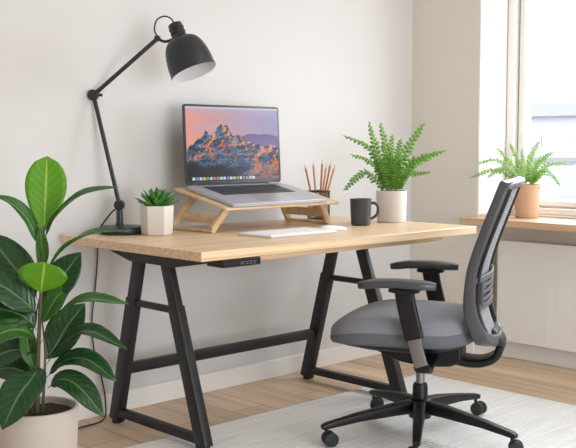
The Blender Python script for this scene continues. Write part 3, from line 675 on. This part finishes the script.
# ------------------------------------------------------------------ ferns
def frond(P0, Pm, Pt, wd, m, parent, nl=17, face=None, curl=0):
    P = catmull([P0, Pm, Pt], 14); n = len(P); b = BM(); uvl = b.loops.layers.uv.new('UVMap')
    rings = []
    for i in range(n-1):
        A, B = P[i], P[i+1]
    sweep(b, P, circ(.0014, 5), RT, scales=[1-.7*i/n for i in range(n)])
    Lt = [0]
    for a, c in zip(P, P[1:]): Lt.append(Lt[-1]+(c-a).length)
    tot = Lt[-1]
    def ev(s_):
        s_ *= tot
        for i in range(n-1):
            if s_ <= Lt[i+1]: return P[i].lerp(P[i+1], (s_-Lt[i])/(Lt[i+1]-Lt[i])), (P[i+1]-P[i]).normalized()
        return P[-1], (P[-1]-P[-2]).normalized()
    for k_ in range(nl*2):
        s_ = .14+.85*(k_//2+.5*(k_ % 2))/nl; p, tg = ev(min(s_, .995)); sd = 1 if k_ % 2 else -1
        side = tg.cross(face).normalized(); up = side.cross(tg).normalized()
        env = (math.sin(PI*min(1, (s_**.75)*.93+.05)))**.6
        ln = wd*.5*env*random.uniform(.82, 1.12); bw = tot*.85/nl*.40
        dr = (side*sd+tg*.38+up*random.uniform(-.25, .3)).normalized(); fd = dr.cross(up).normalized()
        row = []
        for t_, ww in ((0, .55), (.18, 1), (.5, .95), (.8, .62), (1, .08)):
            c = p+dr*ln*t_-up*ln*.18*t_*t_
            row.append((b.verts.new(c-fd*bw*ww+up*.001*ww), b.verts.new(c+fd*bw*ww), t_))
        for A, B in zip(row, row[1:]):
            f = b.faces.new((A[0], A[1], B[1], B[0]))
            for lp, x in zip(f.loops, ((.1, A[2]), (.9, A[2]), (.9, B[2]), (.1, B[2]))): lp[uvl].uv = x
    return obj('frond', b, m, parent, sharp=180, solid=.0006)
def pot_lathe(r_, h_, t_=.005): return [(0, .0008), (r_*.90, .0008), (r_*.94, .004), (r_, h_-.002), (r_-.001, h_), (r_-t_, h_), (r_-t_-.001, h_-.02), (0, h_-.02)]
fp = V(3.352, 2.846, DZ)
fern = thing('potted_fern', 'green fern in a matte white cylindrical pot on the right of the desk', 'plant', fp)
b = BM(); lathe(b, pot_lathe(.068, .140), 48, Matrix.Translation(fp)); obj('pot', b, M_pot, fern)
b = BM(); lathe(b, [(0, .128), (.03, .127), (.062, .122), (.0615, .119)], 32, Matrix.Translation(fp)); obj('soil', b, M_soil, fern)
FDp = depth(fp+V(0, 0, .13))
def fronds(lst, base, D, m, parent, wd, nl=15):
    for (um, vm, dm, ut, vt, dt, k_) in lst:
        a = Vector(base)+RT*(.012*(1 if ut > lst_c else -1))*min(1, abs(ut-lst_c)/20)+V(0, 0, random.uniform(-.004, .004))
        face = (UPV*.35+CAMN*.9).normalized() if k_ == 0 else (UPV*.8+CAMN*.7).normalized()
        frond(a, at(um, vm, D+dm), at(ut, vt, D+dt), wd, m, parent, nl, face)
lst_c = 392
fronds([(378, 155, .0, 368.5, 121, -.02, 0), (387, 152, -.02, 380, 122, -.04, 0), (404, 156, .02, 425, 122, .04, 0), (412, 163, .0, 447, 150, -.03, 1), (405, 176, -.04, 431, 172, -.09, 1), (372, 150, .03, 342.5, 135.5, .04, 1), (375, 165, .0, 350, 154, -.03, 1), (366, 172, -.03, 343.5, 191, -.07, 1), (398, 158, -.03, 401, 138, -.06, 0), (391, 160, .04, 392, 134, .08, 0), (409, 168, .05, 438, 153, .09, 1), (384, 165, -.05, 373, 150, -.12, 1), (399, 166, -.06, 412, 152, -.13, 1), (393, 168, -.04, 391, 150, -.09, 0), (388, 165, -.05, 383, 142, -.1, 0), (397, 168, -.05, 398, 148, -.11, 0)],
       fp+V(0, 0, .118), FDp, M_fern, fern, .060)
wp = V(4.205, 2.70, .724); FD2 = depth(wp+V(0, 0, .16))
fern2 = thing('potted_fern', 'pale green fern in a terracotta pot on the wooden window sill', 'plant', wp)
b = BM(); lathe(b, [(0, .0008), (.052, .0008), (.055, .004), (.066, .148), (.069, .150), (.069, .164), (.066, .165), (.063, .163), (.062, .145), (0, .145)], 48, Matrix.Translation(wp)); obj('pot', b, M_terra, fern2)
b = BM(); lathe(b, [(0, .155), (.03, .154), (.060, .149), (.060, .146)], 32, Matrix.Translation(wp)); obj('soil', b, M_soil, fern2)
lst_c = 526
fronds([(497, 170, .0, 468.5, 178.5, -.05, 1), (500, 161, .02, 476.5, 163.5, .0, 1), (510, 162, .0, 496, 147, .0, 0), (518, 160, .03, 509.5, 143, .04, 0), (530, 160, -.03, 539.5, 141, -.05, 0), (537, 164, .0, 553, 152, -.02, 0), (548, 165, .0, 574, 164.5, -.04, 1), (545, 170, -.04, 561, 186, -.09, 1), (506, 168, -.05, 486, 178, -.1, 1), (524, 164, -.05, 522, 148, -.08, 0), (534, 168, .04, 547, 158, .06, 0), (514, 170, -.06, 503, 160, -.12, 1), (538, 174, -.05, 549, 176, -.1, 1), (527, 168, -.02, 529, 152, .0, 0)],
       wp+V(0, 0, .15), FD2, M_fern2, fern2, .044, 15)

# ------------------------------------------------------------------ office chair (local x = forwards, y = chair's left, z up)
CO = V(2.867, 2.286, RZ); CH = R(119)
ch = thing('office_chair', 'grey ergonomic office chair with mesh back turned towards the desk', 'office chair', CO, CH)
K = dict(local=True)
def sgnp(x, p): return math.copysign(abs(x)**p, x)
# seat: superellipse cushion with waterfall front
def seat_surface(zt, zb, gx, w2, x0, x1):
    pass
b = BM(); NA = 64; rings = []
xc, hx, hy_ = .052, .272, .250
def ring(sc_, zf, drop):
    out = []
    for i in range(NA):
        a = 2*PI*i/NA; x = xc+hx*sc_*sgnp(math.cos(a), .62); y = hy_*sc_*sgnp(math.sin(a), .62)*(1-.06*max(0, -(x-xc)/hx))
        z = zf-drop*max(0, (x-.12)/.17)**2+.012*max(0, (abs(y)/hy_-.6))*sc_-.006*math.cos(min(1, abs(x)/.2)*PI/2)*0
        if x < -.12: z += .012*((-.12-x)/.1)
        out.append(b.verts.new((x, y, z)))
    return out
specs = [(.02, .464, .040), (.35, .464, .040), (.65, .464, .038), (.84, .462, .036), (.93, .456, .034), (.975, .446, .032), (.995, .432, .029), (1.0, .415, .026), (1.0, .404, .024)]
rings = [ring(*s_) for s_ in specs]
for A, B in zip(rings, rings[1:]):
    for i in range(NA): b.faces.new((A[i], A[(i+1) % NA], B[(i+1) % NA], B[i]))
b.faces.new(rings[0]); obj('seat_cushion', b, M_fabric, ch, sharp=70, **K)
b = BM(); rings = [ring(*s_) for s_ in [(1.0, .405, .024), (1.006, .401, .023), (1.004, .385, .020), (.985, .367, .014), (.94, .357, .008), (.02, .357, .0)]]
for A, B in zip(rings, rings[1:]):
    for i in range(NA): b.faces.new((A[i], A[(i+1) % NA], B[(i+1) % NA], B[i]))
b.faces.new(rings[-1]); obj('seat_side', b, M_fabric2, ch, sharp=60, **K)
b = BM(); rings = [ring(*s_) for s_ in [(.92, .360, .008), (.86, .346, .002), (.62, .328, .0), (.02, .323, .0)]]
for A, B in zip(rings, rings[1:]):
    for i in range(NA): b.faces.new((A[i], A[(i+1) % NA], B[(i+1) % NA], B[i]))
b.faces.new(rings[-1]); obj('seat_shell', b, M_plast, ch, sharp=60, **K)
# tilt mechanism
b = BM(); MM = Matrix(((1, 0, 0, 0), (0, 0, -1, 0), (0, 1, 0, 0), (0, 0, 0, 1)))
prism(b, [(.20, .345), (.19, .325), (.06, .275), (-.03, .262), (-.12, .268), (-.16, .285), (-.16, .345)], .15, MM); obj('tilt_mechanism', b, M_plast, ch, bevel=.008, **K)
b = BM(); tube(b, [V(-.02, .07, .285), V(-.03, .17, .282)], .006, 10); tube(b, [V(-.03, .17, .282), V(-.03, .215, .282)], .011, 12); obj('tilt_lever', b, M_plast, ch, **K)
# gas lift
b = BM(); lathe(b, [(0, .175), (.016, .175), (.016, .275), (0, .275)], 24); obj('gas_cylinder', b, M_chrome, ch, **K)
b = BM(); lathe(b, [(0, .07), (.028, .07), (.030, .10), (.028, .175), (.024, .185), (.016, .186)], 28); obj('column_sleeve', b, M_plast, ch, **K)
# star base
b = BM(); lathe(b, [(0, .055), (.040, .055), (.046, .07), (.046, .118), (.036, .128), (.028, .129)], 32); obj('base_hub', b, M_plast, ch, **K)
for deg, rad_ in ((45, .405), (98, .38), (151, .405), (240, .345), (314, .33)):
    a = R(deg); d = V(math.cos(a), math.sin(a), 0)
    b = BM(); pts = [d*.03+V(0, 0, .100), d*.12+V(0, 0, .098), d*(rad_*.7)+V(0, 0, .088), d*rad_+V(0, 0, .074), d*(rad_+.016)+V(0, 0, .070)]
    sweep(b, pts, rrect(.046, .038, .006, 2), V(0, 0, 1), scales=[(1, 1.25), (.95, 1.1), (.75, .75), (.62, .55), (.5, .4)]); obj('base_leg', b, M_plast, ch, **K)
    cp = d*rad_; sw = random.uniform(0, 2*PI); wdv = V(math.cos(sw), math.sin(sw), 0); ax_ = V(-wdv.y, wdv.x, 0); cc_ = cp+wdv*.014
    b = BM(); tube(b, [cp+V(0, 0, .045), cp+V(0, 0, .068)], .006, 10)
    sweep(b, [cc_+ax_*-.006+V(0, 0, .030), cc_+ax_*.006+V(0, 0, .030)], circ(.020, 20), V(0, 0, 1)); cst = obj('caster', b, M_plast, ch, **K)
    for sg in (-1, 1):
        b = BM(); Mc = Matrix.Translation(cc_+ax_*sg*.0155+V(0, 0, .0265)) @ ax_.to_track_quat('Z', 'Y').to_matrix().to_4x4()
        lathe(b, [(0, -.008), (.020, -.008), (.026, -.006), (.026, .006), (.020, .008), (0, .008)], 28, Mc); obj('wheel', b, M_rub, cst, **K)
# arms
for sg in (1, -1):
    y = .285*sg
    b = BM(); n = 14; pts = []; sc_ = []
    for i in range(n+1):
        t_ = i/n; x = .172-.270*t_; pts.append(V(x, y, .590+.006*math.sin(t_*PI)-.010*max(0, .25-t_)*4*.6)); e = min(1, (min(t_, 1-t_)*6+.12))**.5; sc_.append((e*(.86 if t_ > .8 else 1), .75+.25*e))
    sweep(b, pts, rrect(.082, .027, .011, 3), V(0, 0, 1), scales=sc_); pad = obj('arm_pad', b, M_pad, ch, **K)
    b = BM(); sweep(b, [V(.062, y, .577), V(.012, y, .567), V(-.04, y, .577)], rrect(.045, .018, .005, 2), V(0, 0, 1)); obj('arm_pad_mount', b, M_plast, ch, **K)
    b = BM(); pts = catmull([V(.012, y, .58), V(.004, y, .53), V(-.010, y, .47), V(-.026, y, .405)], 5); sweep(b, pts, rrect(.066, .028, .008, 3), V(0, 1, 0), scales=[(1, 1.25-.25*min(1, i/4)) for i in range(len(pts))])
    obj('arm_post', b, M_plast, ch, **K)
    b = BM(); pts = catmull([V(-.026, y, .407), V(-.036, y, .365), V(-.046, y, .33), V(-.052, y, .312)], 4); sweep(b, pts, rrect(.046, .018, .003, 2), V(0, 1, 0)); obj('arm_bracket', b, M_chrome, ch, **K)
    b = BM(); sweep(b, catmull([V(-.054, y+.006*sg, .312), V(-.056, y-.03*sg, .292), V(-.052, y-.10*sg, .292), V(-.05, .07*sg, .30)], 5), rrect(.058, .022, .006, 2), V(0, 0, 1)); obj('arm_support', b, M_plast, ch, **K)
# backrest profile (forward, z)
prof_pts = [(-.316, .935), (-.296, .88), (-.266, .80), (-.234, .71), (-.214, .64), (-.207, .58), (-.205, .52), (-.215, .46), (-.234, .41), (-.240, .40)]
PP = [(p.x, p.z) for p in catmull([V(x, 0, z) for x, z in prof_pts], 6)]
def pf(z):
    for (xa, za), (xb_, zb_) in zip(PP, PP[1:]):
        if zb_ <= z <= za: return xa+(xb_-xa)*(za-z)/(za-zb_)
    return PP[0][0] if z > PP[0][1] else PP[-1][0]
def bw_(z):
    t_ = (z-.40)/(.935-.40); return .175+.066*min(1, max(0, t_))**.6+.03*math.sin(PI*min(1, max(0, t_)))
def bp_(s_, z, off=0): # s in -1..1 across
    return V(pf(z)-.032*(1-s_*s_)+off, s_*bw_(z), z)
zs = [.40+(.935-.40)*i/24 for i in range(25)]
loop = [bp_(1, z) for z in zs]+[bp_(s_, .935+.006*(1-abs(s_)**3)) + V(0, 0, 0) for s_ in (.75, .5, .25, 0, -.25, -.5, -.75)]+[bp_(-1, z) for z in reversed(zs)]+[bp_(s_, .40-.025*(1-abs(s_)**3)) for s_ in (-.75, -.5, -.25, 0, .25, .5, .75)]
b = BM(); P = loop; n = len(P)
def backnorm(p):
    z = min(.93, max(.38, p.z)); d_ = V(pf(z+.01)-pf(z-.01), 0, .02).normalized(); return V(d_.z, 0, -d_.x)
rings = []
for i, p in enumerate(P):
    tg = (P[(i+1) % n]-P[i-1]).normalized(); nn = backnorm(p); sd_ = tg.cross(nn).normalized(); nn = sd_.cross(tg).normalized()
    low = max(0, (.62-p.z)/.26); thick = .036+.018*low; wid = .030+.012*low
    rings.append([b.verts.new(p+sd_*x+nn*y) for x, y in rrect(wid, thick, .009, 3)])
m_ = len(rings[0])
for i in range(n):
    A, B = rings[i], rings[(i+1) % n]
    for j in range(m_): b.faces.new((A[j], A[(j+1) % m_], B[(j+1) % m_], B[j]))
bf = obj('back_frame', b, mat('frame_plastic', srgb(72, 74, 79), .32), ch, sharp=50, **K)
# mesh fabric
M_mesh = bpy.data.materials.new('mesh_fabric'); M_mesh.use_nodes = True; t = M_mesh.node_tree; pb = t.nodes['Principled BSDF']; pb.inputs['Base Color'].default_value = srgb(150, 152, 158); pb.inputs['Roughness'].default_value = .8
co = t.nodes.new('ShaderNodeTexCoord'); vz = t.nodes.new('ShaderNodeTexVoronoi'); vz.inputs['Scale'].default_value = 260; t.links.new(co.outputs['Object'], vz.inputs['Vector'])
gt = t.nodes.new('ShaderNodeMath'); gt.operation = 'LESS_THAN'; gt.inputs[1].default_value = .33; t.links.new(vz.outputs['Distance'], gt.inputs[0])
mu = t.nodes.new('ShaderNodeMath'); mu.operation = 'MULTIPLY'; mu.inputs[1].default_value = .75; t.links.new(gt.outputs[0], mu.inputs[0])
ts = t.nodes.new('ShaderNodeBsdfTransparent'); mx = t.nodes.new('ShaderNodeMixShader'); t.links.new(mu.outputs[0], mx.inputs[0]); t.links.new(pb.outputs[0], mx.inputs[1]); t.links.new(ts.outputs[0], mx.inputs[2]); t.links.new(mx.outputs[0], t.nodes['Material Output'].inputs[0])
b = BM(); gr = [[b.verts.new(bp_(-1+2*j/16, z)) for j in range(17)] for z in [.40+.535*i/30 for i in range(31)]]
for A, B in zip(gr, gr[1:]):
    for j in range(16): b.faces.new((A[j], A[j+1], B[j+1], B[j]))
obj('back_mesh', b, M_mesh, ch, sharp=180, **K)
for sg in (1, -1):
    b = BM(); pts = [bp_(.87*sg, z)+V(-.012, 0, 0) for z in [.41+(.925-.41)*i/20 for i in range(21)]]
    sweep(b, pts, rrect(.034, .020, .005, 2), V(1, 0, 0))
    obj('mesh_retainer', b, M_plast, ch, sharp=50, **K)
# lumbar support behind the mesh
b = BM()
for z in (.533, .558, .583):
    sweep(b, [bp_(s_, z, -.016) for s_ in [-.7+.14*i for i in range(11)]], rrect(.008, .014, .003, 2), V(0, 0, 1))
for s_ in (-.7, .7): sweep(b, [bp_(s_, z, -.016) for z in (.512, .54, .57, .60)], rrect(.020, .014, .004, 2), V(1, 0, 0))
obj('lumbar_support', b, M_plast2, ch, **K)
b = BM()
for z in (.508, .608): sweep(b, [bp_(s_, z, -.014) for s_ in [-1+.2*i for i in range(11)]], rrect(.012, .022, .004, 2), V(0, 0, 1))
obj('lumbar_crossbar', b, M_plast2, ch, **K)
# J-shaped spine from mechanism to backrest
b = BM(); sweep(b, catmull([V(-.10, 0, .295), V(-.18, 0, .282), V(-.235, 0, .285), V(-.280, 0, .31), V(-.295, 0, .355), V(-.280, 0, .385), V(-.262, 0, .405)], 5), rrect(.13, .028, .010, 3), V(0, 0, 1)); obj('back_bracket', b, M_plast, ch, **K)
